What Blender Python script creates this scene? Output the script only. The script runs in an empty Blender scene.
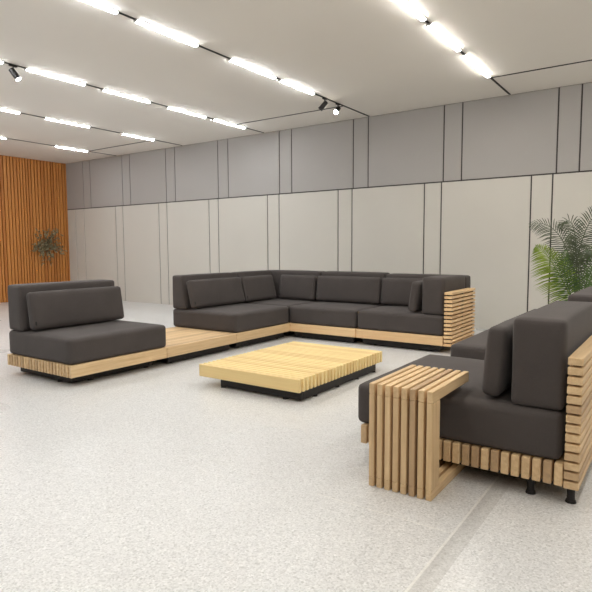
import bpy, bmesh, math, random
from mathutils import Vector, Matrix, noise
random.seed(7)
SC = bpy.context.scene
COL = SC.collection
R = math.radians

# ------------------------------------------------------------------ materials
def rgb(r, g, b):
    f = lambda c: (c/255/12.92) if c/255 <= .04045 else ((c/255+.055)/1.055)**2.4
    return (f(r), f(g), f(b), 1)

def new_mat(name):
    m = bpy.data.materials.new(name); m.use_nodes = True
    nt = m.node_tree; b = nt.nodes['Principled BSDF']
    return m, nt, b

def coords(nt, scale=(1, 1, 1)):
    tc = nt.nodes.new('ShaderNodeTexCoord'); mp = nt.nodes.new('ShaderNodeMapping')
    mp.inputs['Scale'].default_value = scale
    nt.links.new(tc.outputs['Object'], mp.inputs['Vector'])
    return mp.outputs['Vector']

def ntex(nt, vec, scale, detail=3, rough=.5):
    n = nt.nodes.new('ShaderNodeTexNoise'); n.inputs['Scale'].default_value = scale
    n.inputs['Detail'].default_value = detail; n.inputs['Roughness'].default_value = rough
    nt.links.new(vec, n.inputs['Vector']); return n.outputs['Fac']

def ramp(nt, fac, stops):
    r = nt.nodes.new('ShaderNodeValToRGB'); e = r.color_ramp.elements
    e[0].position, e[0].color = stops[0]; e[1].position, e[1].color = stops[-1]
    for p, c in stops[1:-1]:
        k = e.new(p); k.color = c
    nt.links.new(fac, r.inputs['Fac']); return r.outputs['Color']

def mixc(nt, fac, a, b, mode='MIX'):
    m = nt.nodes.new('ShaderNodeMix'); m.data_type = 'RGBA'; m.blend_type = mode
    for s, v in ((m.inputs[0], fac), (m.inputs[6], a), (m.inputs[7], b)):
        if isinstance(v, (int, float)) or isinstance(v, tuple): s.default_value = v
        else: nt.links.new(v, s)
    return m.outputs[2]

def bump(nt, b, h, strength, dist=.01):
    n = nt.nodes.new('ShaderNodeBump'); n.inputs['Strength'].default_value = strength
    n.inputs['Distance'].default_value = dist
    nt.links.new(h, n.inputs['Height']); nt.links.new(n.outputs['Normal'], b.inputs['Normal'])

def wood(name, light, mid, dark, axis, rough=.5):
    m, nt, b = new_mat(name)
    s = [26, 26, 26]; s[axis] = 1.3
    v = coords(nt, s)
    g = ntex(nt, v, 1.6, 5, .6)
    c1 = ramp(nt, g, [(.28, mid), (.62, light)])
    at = nt.nodes.new('ShaderNodeAttribute'); at.attribute_name = 'tone'
    t = ramp(nt, at.outputs['Fac'], [(0, (0, 0, 0, 1)), (1, (1, 1, 1, 1))])
    c2 = mixc(nt, at.outputs['Fac'], c1, mixc(nt, g, dark, mid))
    nt.links.new(c2, b.inputs['Base Color'])
    b.inputs['Roughness'].default_value = rough
    bump(nt, b, g, .12, .004)
    return m

def plain(name, col, rough=.5, metal=0, var=.08, scale=6, spec=.5):
    m, nt, b = new_mat(name)
    f = ntex(nt, coords(nt), scale, 3)
    lo = tuple(c*(1-var) for c in col[:3])+(1,); hi = tuple(min(1, c*(1+var)) for c in col[:3])+(1,)
    nt.links.new(ramp(nt, f, [(.3, lo), (.7, hi)]), b.inputs['Base Color'])
    b.inputs['Roughness'].default_value = rough; b.inputs['Metallic'].default_value = metal
    b.inputs['Specular IOR Level'].default_value = spec
    return m

def fabric(name, col):
    m, nt, b = new_mat(name)
    v = coords(nt)
    f = ntex(nt, v, 260, 2); g = ntex(nt, v, 3.5, 3)
    lo = tuple(c*.82 for c in col[:3])+(1,); hi = tuple(c*1.16 for c in col[:3])+(1,)
    c = mixc(nt, .5, ramp(nt, f, [(.3, lo), (.7, hi)]), ramp(nt, g, [(.3, lo), (.7, hi)]))
    nt.links.new(c, b.inputs['Base Color'])
    b.inputs['Roughness'].default_value = .85
    b.inputs['Sheen Weight'].default_value = .08; b.inputs['Sheen Roughness'].default_value = .5
    b.inputs['Specular IOR Level'].default_value = .3
    bump(nt, b, f, .15, .002)
    return m

def emit(name, col, strength):
    m, nt, b = new_mat(name)
    b.inputs['Base Color'].default_value = (.8, .8, .8, 1)
    b.inputs['Emission Color'].default_value = col
    b.inputs['Emission Strength'].default_value = strength
    return m

TAN = (rgb(230, 200, 156), rgb(210, 176, 130), rgb(158, 130, 106))
PALE = (rgb(242, 208, 160), rgb(228, 190, 142), rgb(204, 164, 120))
YEL = (rgb(250, 228, 168), rgb(242, 214, 152), rgb(228, 196, 136))
W = {}
for ax, nm in enumerate('xyz'):
    W['tan'+nm] = wood('tan_wood_'+nm, *TAN, ax)
    W['pale'+nm] = wood('pale_wood_'+nm, *PALE, ax)
    W['yel'+nm] = wood('yellow_wood_'+nm, *YEL, ax)
M_FAB = fabric('charcoal_fabric', rgb(74, 68, 66))
M_BLACK = plain('black_metal', rgb(34, 31, 31), .5, .3)
M_TRACK = plain('track_black', rgb(30, 29, 28), .6)
M_TAG = plain('tag_black', rgb(20, 20, 20), .7)
M_TUBE = emit('tube_white', (.95, .98, 1, 1), 27)
M_TUBEW = emit('tube_warm', (1, .96, .89, 1), 28)
M_SPOT = emit('spot_lens', (1, .93, .8, 1), 60)
M_CEIL = plain('ceiling_paint', rgb(238, 234, 227), .9, 0, .015, .6, .2)
M_WALLP = plain('side_wall_paint', rgb(168, 165, 160), .8, 0, .02, .5, .3)
M_UP = plain('upper_panel', rgb(174, 171, 168), .7, 0, .025, .8, .3)
M_LOW = plain('lower_panel', rgb(208, 205, 197), .7, 0, .02, .8, .3)
M_GROOVE = plain('groove_dark', rgb(70, 66, 64), .8)

def floor_mat():
    m, nt, b = new_mat('terrazzo')
    v = coords(nt)
    vo = nt.nodes.new('ShaderNodeTexVoronoi'); vo.inputs['Scale'].default_value = 105
    nt.links.new(v, vo.inputs['Vector'])
    sp = ramp(nt, vo.outputs['Color'], [(.0, rgb(196, 196, 194)), (.28, rgb(222, 222, 221)), (.75, rgb(236, 236, 235)), (1, rgb(250, 250, 249))])
    big = ntex(nt, v, .5, 2, .4)
    cl = ramp(nt, big, [(.1, rgb(238, 238, 240)), (.9, rgb(250, 250, 249))])
    fine = ntex(nt, v, 95, 2, .7)
    fc = ramp(nt, fine, [(.33, rgb(222, 221, 219)), (.5, rgb(252, 252, 252))])
    c = mixc(nt, 1.0, mixc(nt, 1.0, sp, cl, 'MULTIPLY'), fc, 'MULTIPLY')
    # joints between the cast slabs
    tc = nt.nodes.new('ShaderNodeTexCoord'); sx = nt.nodes.new('ShaderNodeSeparateXYZ')
    nt.links.new(tc.outputs['Object'], sx.inputs[0])
    def M(op, a, b_, c_=None):
        n = nt.nodes.new('ShaderNodeMath'); n.operation = op
        for i, q in enumerate((a, b_, c_)):
            if q is None: continue
            if isinstance(q, (int, float)): n.inputs[i].default_value = q
            else: nt.links.new(q, n.inputs[i])
        return n.outputs[0]
    def line(s, off, period, w):
        k = M('ABSOLUTE', M('SUBTRACT', M('FLOORED_MODULO', M('ADD', s, off), period), period/2), 0)
        return M('LESS_THAN', k, w)
    lx = line(sx.outputs[0], .835+30, 60, .006); ly = M('MULTIPLY', line(sx.outputs[1], -2.49+30, 60, .004), M('MULTIPLY', M('GREATER_THAN', sx.outputs[0], -1.6), M('LESS_THAN', sx.outputs[0], -.83)))
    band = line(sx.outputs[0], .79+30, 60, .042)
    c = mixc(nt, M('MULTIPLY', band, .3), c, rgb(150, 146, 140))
    c = mixc(nt, M('MULTIPLY', M('MAXIMUM', lx, ly), .4), c, rgb(246, 244, 238))
    nt.links.new(c, b.inputs['Base Color'])
    rr = nt.nodes.new('ShaderNodeMapRange'); nt.links.new(big, rr.inputs[0])
    rr.inputs[3].default_value = .22; rr.inputs[4].default_value = .36
    nt.links.new(rr.outputs[0], b.inputs['Roughness'])
    b.inputs['Specular IOR Level'].default_value = .5
    return m
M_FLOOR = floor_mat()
M_OR = wood('orange_wood', rgb(204, 138, 70), rgb(186, 118, 54), rgb(166, 100, 42), 2, .45)
M_ORB = plain('orange_backing', rgb(120, 74, 36), .7)

# ------------------------------------------------------------------ mesh helpers
def link(name, me, mats, parent=None, loc=(0, 0, 0), smooth=False):
    o = bpy.data.objects.new(name, me); COL.objects.link(o)
    for m in (mats if isinstance(mats, (list, tuple)) else [mats]): me.materials.append(m)
    if parent: o.parent = parent
    o.location = loc
    if smooth:
        for p in me.polygons: p.use_smooth = True
    return o

def bm_obj(name, bm, mats, parent=None, loc=(0, 0, 0), smooth=False):
    me = bpy.data.meshes.new(name); bmesh.ops.recalc_face_normals(bm, faces=bm.faces)
    bm.to_mesh(me); bm.free(); return link(name, me, mats, parent, loc, smooth)

def new_bm():
    bm = bmesh.new(); bm.faces.layers.float.new('tone'); return bm

def box(bm, a, b, bev=0, tone=0., mi=0, seg=2):
    """axis-aligned box from corner a to corner b, optionally with rounded edges"""
    t = bmesh.new()
    bmesh.ops.create_cube(t, size=1)
    for v in t.verts:
        v.co = Vector([(a[i]+b[i])/2+v.co[i]*abs(b[i]-a[i]) for i in range(3)])
    if bev: bmesh.ops.bevel(t, geom=t.edges[:], offset=bev, segments=seg, affect='EDGES', profile=.5)
    lay = bm.faces.layers.float.get('tone')
    mp = {v: bm.verts.new(v.co) for v in t.verts}
    for f in t.faces:
        nf = bm.faces.new([mp[v] for v in f.verts]); nf.material_index = mi
        if lay: nf[lay] = tone
    t.free()

def cyl(bm, p0, p1, r0, r1=None, n=16, cap=True, mi=0):
    r1 = r0 if r1 is None else r1
    p0, p1 = Vector(p0), Vector(p1); d = (p1-p0).normalized()
    a = d.orthogonal().normalized(); b = d.cross(a)
    rs = [[bm.verts.new(p+(a*math.cos(2*math.pi*i/n)+b*math.sin(2*math.pi*i/n))*r) for i in range(n)] for p, r in ((p0, r0), (p1, r1))]
    for i in range(n):
        f = bm.faces.new((rs[0][i], rs[0][(i+1) % n], rs[1][(i+1) % n], rs[1][i])); f.material_index = mi
    if cap:
        bm.faces.new(rs[0]).material_index = mi; bm.faces.new(rs[1]).material_index = mi

def tone():
    t = random.random()
    return random.uniform(.75, 1.) if t > .8 else random.uniform(.3, .6) if t > .5 else random.uniform(0, .25)

def boards(bm, x0, x1, y0, y1, z0, z1, axis, pitch=.055, gap=.012, bev=.006):
    """parallel boards filling the rectangle, running along axis 0 (x) or 1 (y); a nominal pitch fitted to the width"""
    lo, hi = (y0, y1) if axis == 0 else (x0, x1)
    n = max(1, round((hi-lo+gap)/pitch)); p = (hi-lo+gap)/n
    for i in range(n):
        a = lo+i*p; b = a+p-gap; j = random.uniform(0, .004)
        if axis == 0: box(bm, (x0+j, a, z0), (x1-j, b, z1), bev, tone())
        else: box(bm, (a, y0+j, z0), (b, y1-j, z1), bev, tone())

def cushion_bm(sx, sy, sz, r, crown=(0, 0, 0), n=14, seed=0, wob=.0025):
    """soft rounded block centred on x and y, standing on z=0; crown puffs the faces out along each axis"""
    bm = bmesh.new(); h = Vector((sx/2, sy/2, sz/2))
    def pt(p):   # p on unit cube surface
        q = Vector([p[i]*h[i] for i in range(3)])
        inner = Vector([max(-(h[i]-r), min(h[i]-r, q[i])) for i in range(3)])
        d = q-inner
        q = inner+(d.normalized()*r if d.length > 1e-9 else d)
        for i in range(3):
            j, k = (i+1) % 3, (i+2) % 3
            w = max(0, 1-p[j]**4)*max(0, 1-p[k]**4)
            q[i] += p[i]*crown[i]*w
        nn = noise.noise_vector(Vector((q.x*4+seed*7.3, q.y*4+seed*1.7, q.z*4)))*wob
        return q+nn
    def ts(i):   # denser near edges
        rr = 0
        return s_list[i]
    s_list = []
    for i in range(n+1):
        u = -1+2*i/n
        s_list.append(math.copysign(1-(1-abs(u))**1.6, u))
    verts = {}
    def V(p):
        key = tuple(round(c, 5) for c in p)
        if key not in verts: verts[key] = bm.verts.new(pt(p))
        return verts[key]
    for ax in range(3):
        for sg in (-1, 1):
            for i in range(n):
                for j in range(n):
                    c = []
                    for a, b in ((i, j), (i+1, j), (i+1, j+1), (i, j+1)):
                        p = [0, 0, 0]; p[ax] = sg; p[(ax+1) % 3] = s_list[a]; p[(ax+2) % 3] = s_list[b]
                        c.append(V(p))
                    bm.faces.new(c)
    for v in bm.verts: v.co.z += sz/2
    return bm

def cushion(name, x0, x1, y0, y1, z0, z1, parent, r=.038, crown=(.005, .005, .01), seed=0, taper=0):
    bm = cushion_bm(x1-x0, y1-y0, z1-z0, r, crown, 14, seed)
    for v in bm.verts:
        if taper and v.co.x > 0: v.co.x -= taper*max(0, v.co.z)/(z1-z0)*v.co.x/((x1-x0)/2)
    ox, oy, oz = parent.location
    return bm_obj(name, bm, M_FAB, parent, ((x0+x1)/2-ox, (y0+y1)/2-oy, z0-oz), True)

def thing(name, label, cat, loc=(0, 0, 0), group=None, rot=(0, 0, 0)):
    o = bpy.data.objects.new(name, None); COL.objects.link(o); o.location = loc; o.rotation_euler = rot
    o.empty_display_size = .1
    o['label'] = label; o['category'] = cat
    if group: o['group'] = group
    return o

def struct(name, bm, mats):
    o = bm_obj(name, bm, mats); o['kind'] = 'structure'; return o

# ------------------------------------------------------------------ the room
XL, XR, YF, YB, ZC = -14.3, 4.2, -6.0, 9.278, 3.74
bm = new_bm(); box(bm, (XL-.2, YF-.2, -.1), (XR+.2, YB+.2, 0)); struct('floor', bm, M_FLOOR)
bm = new_bm(); box(bm, (XL-.2, YF-.2, ZC), (XR+.2, YB+.2, ZC+.1)); struct('ceiling', bm, M_CEIL)
bm = new_bm(); box(bm, (XR, YF, 0), (XR+.1, YB, ZC)); struct('wall_right', bm, M_WALLP)
bm = new_bm(); box(bm, (XL, YF-.1, 0), (XR, YF, ZC)); struct('wall_front', bm, M_WALLP)

# panelled back wall: joints at the places the photo shows
bm = new_bm(); G = .011; MID = 2.465
box(bm, (XL, YB+.012, 0), (XR, YB+.1, ZC), 0, 0, 2)
up = [XL, -13.506, -13.189, -11.846, -11.544, -10.227, -9.915, -8.547, -8.249, -6.853, -6.547, -5.136, -4.825, -3.398, -3.086, -1.631, -1.318, .13, .44, 1.9, 2.21, 3.6, 3.91, XR]
lw = [XL, -13.92, -13.523, -12.16, -11.868, -10.51, -10.224, -8.843, -8.56, -7.172, -6.87, -5.464, -5.161, -3.73, -3.426, -1.984, -1.678, -.23, .08, 1.53, 1.85, 3.27, 3.58, XR]
for js, za, zb, mi in ((up, MID+G, ZC-.004, 0), (lw, .0, MID-G, 1)):
    for a, b in zip(js[:-1], js[1:]):
        g0 = 0 if a == XL else G; g1 = 0 if b == XR else G
        box(bm, (a+g0, YB, za), (b-g1, YB+.02, zb), .0015, 0, mi, 1)
struct('wall_back', bm, [M_UP, M_LOW, M_GROOVE])

# orange timber slat wall on the left
bm = new_bm()
box(bm, (XL-.1, YF, 0), (XL-.02, YB+.1, ZC), 0, 0, 1)
y = YF
while y < YB-.02:
    w = random.choice((.055, .065, .075)); box(bm, (XL-.02, y, 0.0), (XL+.028, min(y+w, YB), ZC), .003, tone()*.9, 0, 1); y += w+.02
struct('wall_left', bm, [M_OR, M_ORB])

# ------------------------------------------------------------------ ceiling tracks, tube lights, spots
TR = {'R': -2.335, 'A': -4.795, 'C': -7.228, 'D': -9.63, 'E': -12.03}
TX = dict(TR); TX['P'] = .12; TX['Q'] = 2.55  # P and Q: unseen tracks added to light the right side
k = 0
def trim(a, b):
    global k
    k += 1
    bm = new_bm(); box(bm, a, b, .002, 0, 0, 1); struct('trim_%d' % k, bm, M_TRACK)
for key, x in TX.items(): trim((x-.016, YF+.01, ZC-.008), (x+.016, YB-.03, ZC))
for xa, xb, yy in ((TX['R'], TX['P'], 8.2), (TX['C'], TX['A'], 8.33), (TX['E'], TX['D'], 8.43)):
    trim((xa+.018, yy-.013, ZC-.008), (xb-.018, yy+.013, ZC))

TN = {'R': 'rightmost track in view', 'A': 'second track from the right', 'C': 'third track from the right',
      'D': 'fourth track from the right', 'E': 'leftmost track', 'P': 'added track over the right sofa', 'Q': 'added track by the right wall'}
TUBES = {'R': [(7.01, 8.09), (5.86, 6.83), (4.72, 5.72), (3.45, 4.42)],
         'A': [(6.515, 7.385), (5.447, 6.393), (3.98, 4.877), (2.85, 3.753), (1.6, 2.5)],
         'C': [(7.732, 8.635), (6.617, 7.529), (5.345, 6.243), (4.16, 5.051), (2.95, 3.869), (1.8, 2.7)],
         'D': [(7.56, 8.404), (5.867, 6.796), (4.5, 5.404), (3.3, 4.2)],
         'E': [(7.549, 8.42), (5.53, 6.429), (4.3, 5.2)],
         'P': [(6.9, 7.85), (5.7, 6.65)], 'Q': [(6.9, 7.85), (5.7, 6.65)]}
for key, L in TUBES.items():
    y0 = L[-1][0]-.3
    while y0-.95 > -2.6:
        L.append((y0-.95, y0)); y0 -= 1.75  # further tubes out of view, added along each track to light the room
ORD = ['first', 'second', 'third', 'fourth', 'fifth', 'sixth', 'seventh', 'eighth', 'ninth', 'tenth', 'eleventh', 'twelfth']
for key, L in TUBES.items():
    x = TX[key]
    for i, (a, b) in enumerate(L):
        t = thing('tube_light', 'white tube light, %s from the back wall, on the %s' % (ORD[i], TN[key]), 'ceiling light', (x, (a+b)/2, ZC-.0082), 'linear tube lights on the ceiling tracks')
        h = (b-a)/2
        bm = new_bm(); box(bm, (-.029, -h, -.006), (.029, h, 0), .001, 0, 0, 1)
        box(bm, (-.029, -h, -.022), (.029, -h+.012, -.0), .002, 0, 0, 1); box(bm, (-.029, h-.012, -.022), (.029, h, -.0), .002, 0, 0, 1)
        bm_obj('housing', bm, plainw if (plainw := bpy.data.materials.get('housing_white')) else plain('housing_white', rgb(235, 235, 232), .5), t)
        bm = new_bm(); n = 10; ra = []
        for yy in (-h+.012, h-.012):
            ra.append([bm.verts.new((math.cos(math.pi*q/n)*.0285, yy, -.0062-math.sin(math.pi*q/n)*.014)) for q in range(n+1)])
        for q in range(n): bm.faces.new((ra[0][q], ra[0][q+1], ra[1][q+1], ra[1][q]))
        bm.faces.new((ra[0][0], ra[1][0], ra[1][n], ra[0][n]))
        bm_obj('diffuser', bm, M_TUBEW if key in 'RPQ' else M_TUBE, t, smooth=False)['label'] = 'glowing white diffuser'

def spot(x, y, d, lit, label):
    t = thing('track_spotlight', label, 'spotlight', (x, y, ZC-.0082), 'track spotlights')
    bm = new_bm(); box(bm, (-.018, -.05, -.02), (.018, .05, 0), .003, 0, 0, 1); cyl(bm, (0, 0, -.02), (0, 0, -.075), .008)
    bm_obj('mount', bm, M_TRACK, t)
    d = Vector(d).normalized(); c = Vector((0, 0, -.09))
    bm = new_bm(); cyl(bm, c-d*.045, c+d*.095, .036, .038, 20, True)
    cyl(bm, c+d*.095, c+d*.11, .038, .041, 20, False)
    bm_obj('head', bm, M_BLACK, t)
    bm = new_bm(); cyl(bm, c+d*.098, c+d*.106, .033, .033, 20)
    o = bm_obj('lens', bm, M_SPOT if lit else plain('dark_lens', rgb(40, 38, 36), .2), t)
    o['label'] = 'glowing lens' if lit else 'dark glass lens'
spot(TR['C'], 4.0, (.45, .35, -.8), True, 'lit black spotlight on the middle track at the left edge of the ceiling')
spot(TR['A'], 7.72, (-.55, -.35, -.75), False, 'unlit black spotlight hanging just left of the lit one over the sectional')
spot(TR['A'], 8.13, (.1, -.75, -.6), True, 'lit spotlight at the junction of the ceiling tracks near the back wall')

# ------------------------------------------------------------------ sofas
def frame(t, x0, x1, y0, y1, feet, zr=.02):
    """dark steel frame under the slat base and its feet, coordinates are world, t sits at floor level"""
    ox, oy, _ = t.location
    bm = new_bm(); w = .04
    for a, b in (((x0, y0), (x1, y0+w)), ((x0, y1-w), (x1, y1)), ((x0, y0+w), (x0+w, y1-w)), ((x1-w, y0+w), (x1, y1-w)), (((x0+x1)/2-.02, y0+w), ((x0+x1)/2+.02, y1-w))):
        box(bm, (a[0]-ox, a[1]-oy, zr), (b[0]-ox, b[1]-oy, .0995), .002, 0, 0, 1)
    bm_obj('steel_frame', bm, M_BLACK, t)
    for fx, fy in feet:
        bm = new_bm(); cyl(bm, (fx-ox, fy-oy, 0.012), (fx-ox, fy-oy, .0995), .02); cyl(bm, (fx-ox, fy-oy, 0), (fx-ox, fy-oy, .014), .028, .024)
        bm_obj('leg', bm, M_BLACK, t)

def module(name, label, cat, x0, x1, y0, y1, axis, seat=None, backs=(), panel=None, feet=None, fr=None, group=None, wm='tan', gap=.012, ztop=.221, zr=.018, taper=0):
    t = thing(name, label, cat, ((x0+x1)/2, (y0+y1)/2, 0), group)
    ox, oy, _ = t.location
    bm = new_bm(); boards(bm, x0-ox, x1-ox, y0-oy, y1-oy, .10, ztop, axis, gap=gap)
    bm_obj('slatted_base', bm, W[wm+'xy'[axis]], t)
    i = .07
    fx0, fx1, fy0, fy1 = fr or (x0+i, x1-i, y0+i, y1-i)
    frame(t, fx0, fx1, fy0, fy1, feet or [(x0+.14, y0+.17), (x1-.14, y0+.17), (x0+.14, y1-.17), (x1-.14, y1-.17)], zr)
    if seat: cushion('seat_cushion', *seat, t, seed=random.random()*9)
    for q in backs: cushion('back_cushion', *q, t, .028, (.006, .006, .006), random.random()*9, taper if q[1]-q[0] < .4 else 0)
    if panel:
        px0, px1, py0, py1 = panel
        bm = new_bm(); n = 14; pg = .017 if axis == 0 else .011; p = (.79-.10+pg)/n
        for q in range(n):
            z = .10+q*p; box(bm, (px0-ox, py0-oy, z), (px1-ox, py1-oy+random.uniform(-.004, 0), z+p-pg), .004, tone())
        bm_obj('arm_panel' if axis == 0 else 'back_panel', bm, W[wm+'y'], t)
        for yy in (py0+.05, (py0+py1)/2, py1-.05-.02):
            bm = new_bm(); box(bm, (px0+.018-ox, yy-oy, .105), (px1-.018-ox, yy+.02-oy, .78), 0, 0, 0)
            bm_obj('panel_stud', bm, M_BLACK, t)
    return t

SZ = (.222, .482)
BK = (.486, .968)
# free lounge chair on the left, faces right
lc = module('lounge_chair', 'charcoal armless lounge chair on a slatted wood base at far left', 'sofa', -5.99, -4.82, 3.095, 4.326, 1,
       seat=(-5.98, -4.835, 3.11, 4.345, *SZ), backs=[(-5.965, -5.70, 3.115, 4.315, .486, .975)],
       feet=[(-4.99, 3.43), (-4.99, 4.16), (-5.86, 3.30), (-5.86, 4.16), (-5.2, 3.22)], gap=.020, fr=(-5.92, -4.97, 3.2, 4.24))
# bare platform joining it to the sectional
module('wooden_platform', 'low bare slatted wood platform between the lounge chair and the sectional sofa', 'bench', -6.03, -4.825, 4.332, 5.55, 1,
       feet=[(-4.97, 4.5), (-4.97, 5.38), (-5.86, 4.5), (-5.86, 5.38)], gap=.005)
# sectional
module('sofa_module', 'charcoal sectional seat beside the bare platform, at the left end of the corner sofa', 'sofa', -6.03, -4.83, 5.556, 6.785, 1,
       seat=(-6.07, -4.845, 5.562, 6.783, *SZ), backs=[(-6.065, -5.79, 5.565, 6.785, *BK)], group='modules of the corner sofa', gap=.006, taper=.08)
module('sofa_module', 'charcoal corner seat at the bend of the corner sofa', 'sofa', -6.03, -4.88, 6.81, 7.975, 1,
       seat=(-6.03, -4.888, 6.822, 7.97, *SZ), taper=.08, backs=[(-6.065, -5.79, 6.822, 7.69, *BK), (-6.06, -4.90, 7.72, 7.955, *BK)], group='modules of the corner sofa')
module('sofa_module', 'charcoal middle seat facing the viewer along the grey wall, right of the corner seat', 'sofa', -4.872, -3.712, 6.79, 7.975, 0,
       seat=(-4.866, -3.722, 6.80, 7.98, *SZ), backs=[(-4.866, -3.735, 7.72, 7.965, *BK)], group='modules of the corner sofa',
       feet=[(-3.90, 6.93), (-4.68, 6.93), (-3.90, 7.8), (-4.68, 7.8)], wm='pale')
module('sofa_module', 'charcoal end seat of the corner sofa with a slatted wood arm panel', 'sofa', -3.706, -2.455, 6.79, 7.975, 0,
       seat=(-3.696, -2.462, 6.80, 7.98, *SZ), backs=[(-3.70, -2.48, 7.72, 7.965, .486, .955), (-2.765, -2.475, 6.84, 7.70, *BK)],
       panel=(-2.443, -2.343, 6.785, 7.74), group='modules of the corner sofa', feet=[(-3.47, 6.93), (-2.64, 6.93), (-3.47, 7.8), (-2.64, 7.8)], wm='pale')
# right-hand sofa units, face left
for yy, lab in ((0, 'charcoal sofa unit nearest the camera with slatted wood back panel, beside the side table'),
                (1.75, 'charcoal sofa unit behind the nearest one on the right, in front of the palm')):
    module('sofa_unit', lab, 'sofa', -1.65, -.462, 3.09+yy, 4.33+yy, 1, seat=(-1.69, -.477, 3.105+yy, 4.335+yy, *SZ),
           backs=[(-.745, -.478, 3.13+yy, 4.335+yy, *BK)], panel=(-.456, -.384, 3.08+yy, 4.33+yy), group='sofa units on the right',
           feet=[(-1.52, 3.21+yy), (-.63, 3.165+yy), (-.43, 3.165+yy), (-1.5, 4.2+yy), (-.6, 4.2+yy)], fr=(-1.56, -.47, 3.19+yy, 4.24+yy), zr=.062)

# loose pillows
def pillow(label, w, x, y, face, h=.40, tk=.10, tilt=8, z=.5, group='loose lumbar pillows'):
    """x, y: middle of the lower back edge; face: direction the pillow looks at"""
    rz = {'+x': R(90), '-y': 0, '-x': R(-90)}[face]
    t = thing('lumbar_pillow', label, 'pillow', (x, y, z), group, (R(-tilt), 0, rz))
    bm = cushion_bm(w, tk, h, min(tk*.32, .05), (.002, .014, .003), 12, random.random()*9, .003)
    o = bm_obj('pillow_cover', bm, M_FAB, t, (0, -tk/2, 0), True)
    bm = new_bm(); box(bm, (-w/2+.02, -tk-.004, .045), (-w/2+.034, -tk+.012, .085), .002, 0, 0, 1)
    bm_obj('zip_tag', bm, M_TAG, t)['label'] = 'small black zip tag'
pillow('long charcoal pillow leaning on the back of the lounge chair at far left', 1.15, -5.612, 3.72, '+x', tk=.11)
pillow('long charcoal pillow on the left end seat of the corner sofa', 1.12, -5.705, 6.135, '+x', tilt=14, tk=.09)
pillow('short charcoal pillow on the corner seat, against the left back', .80, -5.705, 7.125, '+x', tilt=14, tk=.09)
pillow('charcoal pillow on the corner seat, against the back along the wall', .70, -5.25, 7.62, '-y')
pillow('long charcoal pillow on the middle seat along the wall', 1.12, -4.29, 7.62, '-y')
pillow('wide charcoal pillow on the end seat, partly behind the small arm pillow', .80, -3.30, 7.62, '-y')
pillow('small upright charcoal pillow leaning on the arm cushion of the end seat', .50, -2.860, 7.09, '-x', tk=.11, tilt=9)
pillow('long charcoal pillow on the nearest right hand sofa unit behind the side table', 1.14, -.812, 3.73, '-x', tk=.11, tilt=5)

# ------------------------------------------------------------------ coffee table
t = thing('coffee_table', 'low square edged yellow wood slatted coffee table in the middle of the floor', 'table', (-3.265, 4.70, 0))
bm = new_bm(); boards(bm, -.61, .60, -.82, .80, .098, .219, 0, .060, gap=.026, bev=.007)
bm_obj('slatted_top', bm, W['yelx'], t)
frame(t, -3.65, -2.70, 3.95, 5.40, [(-3.63, 3.97), (-2.88, 3.97), (-2.72, 4.2), (-2.72, 4.6), (-2.72, 5.0), (-2.72, 5.38), (-3.63, 5.38)], .014)

# ------------------------------------------------------------------ C-shaped side table
t = thing('side_table', 'C-shaped slatted natural wood side table slid over the near sofa unit', 'side table', (-1.228, 2.748, 0))
tones = [.3, .1, .05, .2, .15, .95, .1, .0]
n = 8; wd = .372; p = (wd+.016)/n
b1, b2, b3 = new_bm(), new_bm(), new_bm()
for i in range(n):
    a = -wd/2+i*p; b = a+p-.016
    box(b1, (a, 0, .533), (b, .60, .595), .004, tones[i])
    box(b2, (a, 0, .057), (b, .115, .5325), .004, tones[i])
    box(b3, (a, 0, 0), (b, .60, .0565), .004, tones[i])
bm_obj('tabletop', b1, W['tany'], t); bm_obj('side_panel', b2, W['tanz'], t); bm_obj('bottom_panel', b3, W['tany'], t)
for yy, zz in ((.06, .40), (.06, .18), (.2, .56), (.45, .56), (.35, .028)):
    bm = new_bm(); cyl(bm, (-wd/2+.01, yy, zz), (wd/2-.01, yy, zz), .008, n=10)
    bm_obj('spacer_rod', bm, W['tanx'], t)

# ------------------------------------------------------------------ palm behind the right sofa
def leaf_mat(name, a, b, rough=.45):
    m, nt, bs = new_mat(name)
    f = ntex(nt, coords(nt), 9, 2)
    nt.links.new(ramp(nt, f, [(.3, a), (.7, b)]), bs.inputs['Base Color'])
    bs.inputs['Roughness'].default_value = rough
    return m
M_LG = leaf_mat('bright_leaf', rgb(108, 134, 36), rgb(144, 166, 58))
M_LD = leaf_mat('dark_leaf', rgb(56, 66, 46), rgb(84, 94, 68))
M_LM = leaf_mat('mid_leaf', rgb(56, 88, 38), rgb(92, 124, 56))
PX, PY = -.93, 7.0
palm = thing('potted_palm', 'green feather palm rising behind the right hand sofa units', 'plant', (PX, PY, 0))
bm = new_bm(); prof = [(.0, .15), (.02, .17), (.30, .23), (.42, .25), (.44, .26), (.46, .26), (.46, .235), (.40, .225)]
rings = []
for z, r_ in prof: rings.append([bm.verts.new((math.cos(2*math.pi*i/32)*r_, math.sin(2*math.pi*i/32)*r_, z)) for i in range(32)])
for a, b in zip(rings[:-1], rings[1:]):
    for i in range(32): bm.faces.new((a[i], a[(i+1) % 32], b[(i+1) % 32], b[i]))
bm.faces.new(rings[0])
bm_obj('pot', bm, plain('pot_ceramic', rgb(200, 196, 188), .4), palm, smooth=True)
bm = new_bm(); cyl(bm, (0, 0, .30), (0, 0, .40), .226, .226, 28); bm_obj('soil', bm, plain('soil', rgb(70, 55, 42), .95, 0, .4, 40), palm)
for i in range(4):
    a = i*1.57+.4; bm = new_bm(); cyl(bm, (math.cos(a)*.05, math.sin(a)*.05, .39), (math.cos(a)*.07, math.sin(a)*.07, .66), .022, .015, 10)
    bm_obj('stem', bm, M_LM, palm)

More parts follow.
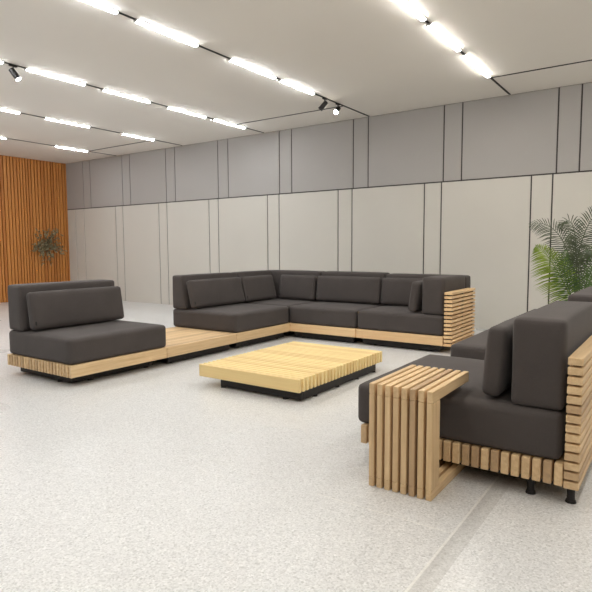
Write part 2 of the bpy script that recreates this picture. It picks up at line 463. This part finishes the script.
def bez(ps, t):
    ps = [Vector(p) for p in ps]
    while len(ps) > 1: ps = [a.lerp(b, t) for a, b in zip(ps[:-1], ps[1:])]
    return ps[0]
def frond(ctrl, mat, leaf=.22, start=.3, n=30, wd=.0072, up=(0, -1, .2), droop=.35, fwd=.55):
    """ctrl: points of the arching rib in world x, y, z"""
    c = [Vector(q)-Vector((PX, PY, 0)) for q in ctrl]
    bm = new_bm(); prev = None; N = 24
    upv = Vector(up).normalized()
    for i in range(N+1):
        p = bez(c, i/N); d = (bez(c, min(1, i/N+.01))-bez(c, max(0, i/N-.01))).normalized()
        a = d.cross(upv).normalized(); b = d.cross(a); r_ = .008*(1-i/N)+.0018
        ring = [bm.verts.new(p+(a*math.cos(q*math.pi/2.5)+b*math.sin(q*math.pi/2.5))*r_) for q in range(5)]
        if prev:
            for q in range(5): bm.faces.new((prev[q], prev[(q+1) % 5], ring[(q+1) % 5], ring[q]))
        prev = ring
    acc = [0.]
    for q in range(200): acc.append(acc[-1]+(bez(c, (q+1)/200)-bez(c, q/200)).length)
    for i in range(n):
        want = acc[-1]*(start+(1-start)*(i+.5)/n)
        s = next(q for q in range(201) if acc[q] >= want)/200*.995
        p = bez(c, s); d = (bez(c, min(1, s+.02))-bez(c, s-.02)).normalized()
        side = d.cross(upv).normalized(); nrm = side.cross(d).normalized()
        u = (i+.5)/n; L = leaf*(math.sin(math.pi*min(1, .18+.80*u))**.8)*random.uniform(.9, 1.08)
        for sg in (-1, 1):
            f = fwd+.6*u+random.uniform(-.07, .07)
            dirv = (side*sg+d*f+nrm*random.uniform(-.05, .12)).normalized()
            w = d*wd
            pts = []
            for q, ww in ((0, .5), (.3, 1), (.65, .75), (1, .05)):
                cpt = p+dirv*L*q+Vector((0, 0, -droop*L*q*q))+nrm*(.02*math.sin(q*3))
                pts.append((cpt-w*ww, cpt+w*ww))
            vs = [(bm.verts.new(a), bm.verts.new(b)) for a, b in pts]
            for (a, b), (a2, b2) in zip(vs[:-1], vs[1:]): bm.faces.new((a, b, b2, a2))
    return bm_obj('frond', bm, mat, palm)
B = (PX, PY, .55)
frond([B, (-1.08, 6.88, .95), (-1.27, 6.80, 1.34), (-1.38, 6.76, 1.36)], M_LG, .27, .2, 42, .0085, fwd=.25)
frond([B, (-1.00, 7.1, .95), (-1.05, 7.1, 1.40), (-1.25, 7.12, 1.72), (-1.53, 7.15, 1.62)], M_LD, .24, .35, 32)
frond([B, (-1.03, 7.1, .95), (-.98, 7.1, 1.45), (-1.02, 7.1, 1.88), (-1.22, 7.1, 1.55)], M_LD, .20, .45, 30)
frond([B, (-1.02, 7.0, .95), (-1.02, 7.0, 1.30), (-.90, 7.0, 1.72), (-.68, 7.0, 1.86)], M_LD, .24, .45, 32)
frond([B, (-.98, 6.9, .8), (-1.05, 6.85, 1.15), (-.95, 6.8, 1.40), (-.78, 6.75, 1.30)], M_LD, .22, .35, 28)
frond([B, (-.90, 6.9, .8), (-.86, 6.85, 1.1), (-.72, 6.8, 1.45), (-.52, 6.75, 1.42)], M_LM, .24, .3, 30)
frond([B, (-.88, 7.1, .9), (-.80, 7.2, 1.3), (-.62, 7.3, 1.7), (-.38, 7.35, 1.62)], M_LM, .25, .3, 30)
frond([B, (-1.0, 6.9, .75), (-1.08, 6.85, .98), (-1.12, 6.8, 1.2), (-1.06, 6.75, 1.32)], M_LM, .2, .2, 26)
frond([B, (-.9, 6.85, .75), (-.85, 6.75, 1.0), (-.75, 6.65, 1.15), (-.58, 6.6, 1.12)], M_LM, .2, .3, 26)
frond([B, (-.98, 7.2, .9), (-1.0, 7.4, 1.2), (-1.1, 7.55, 1.5), (-1.2, 7.7, 1.45)], M_LD, .22, .3, 28)

# ------------------------------------------------------------------ dried branch wreath on the timber wall
M_DRY = leaf_mat('dry_leaf', rgb(118, 108, 78), rgb(156, 144, 112), .8)
M_TWIG = plain('twig', rgb(84, 58, 38), .8)
w = thing('dried_foliage', 'round cluster of dried olive leaves hung on the orange timber wall', 'plant', (XL+.03, 8.53, 1.45))
bm = new_bm(); cyl(bm, (.002, 0, 0), (.06, 0, 0), .012, n=8); bm_obj('hook', bm, M_BLACK, w)
bt, bl = new_bm(), new_bm()
for i in range(30):
    a = random.uniform(0, 2*math.pi); L = random.uniform(.25, .50)
    d = Vector((random.uniform(.1, .5), math.cos(a), math.sin(a))).normalized()
    p0 = Vector((.05, 0, 0)); bend = Vector((random.uniform(0, .1), random.uniform(-.12, .12), random.uniform(-.12, .12)))
    pts = [p0+d*L*q/6+bend*(q/6)**2 for q in range(7)]
    for a_, b_ in zip(pts[:-1], pts[1:]): cyl(bt, a_, b_, .005, .004, 5, False)
    for q in range(1, 7):
        for _ in range(3):
            dd = Vector((random.uniform(-.3, 1), random.uniform(-1, 1), random.uniform(-1, 1))).normalized()
            c = pts[q]; s = dd.orthogonal().normalized()*random.uniform(.016, .026); l = dd*random.uniform(.06, .10)
            c = Vector((max(c.x, .04), c.y, c.z))
            vs = [bl.verts.new(v) for v in (c, c+l*.5+s, c+l, c+l*.5-s)]; bl.faces.new(vs)
for v in bl.verts: v.co.x = max(v.co.x, .01)
bm_obj('twigs', bt, M_TWIG, w); bm_obj('leaves', bl, M_DRY, w)

# ------------------------------------------------------------------ world, camera, view
wd_ = bpy.data.worlds.new('world'); SC.world = wd_; wd_.use_nodes = True
wd_.node_tree.nodes['Background'].inputs[0].default_value = (.05, .05, .05, 1)
cam = bpy.data.cameras.new('camera'); co = bpy.data.objects.new('camera', cam); COL.objects.link(co)
f = Vector((-.56899302, .81788146, -.08553865)); r_ = Vector((.82111828, .57073744, -.0048516)); u_ = Vector((-.04485207, .07299788, .99632304))
m = Matrix((r_, u_, -f)).transposed().to_4x4(); m.translation = Vector((0, 0, 1.35))
co.matrix_world = m
cam.sensor_width = 36; cam.lens = 554.67/592*36; cam.clip_start = .05; cam.clip_end = 100
SC.camera = co
vs = SC.view_settings; vs.view_transform = 'Standard'; vs.look = 'None'; vs.exposure = 1.38; vs.gamma = 1; vs.use_curve_mapping = False
SC.cycles.use_denoising = True
SC.cycles.max_bounces = 8; SC.cycles.diffuse_bounces = 5
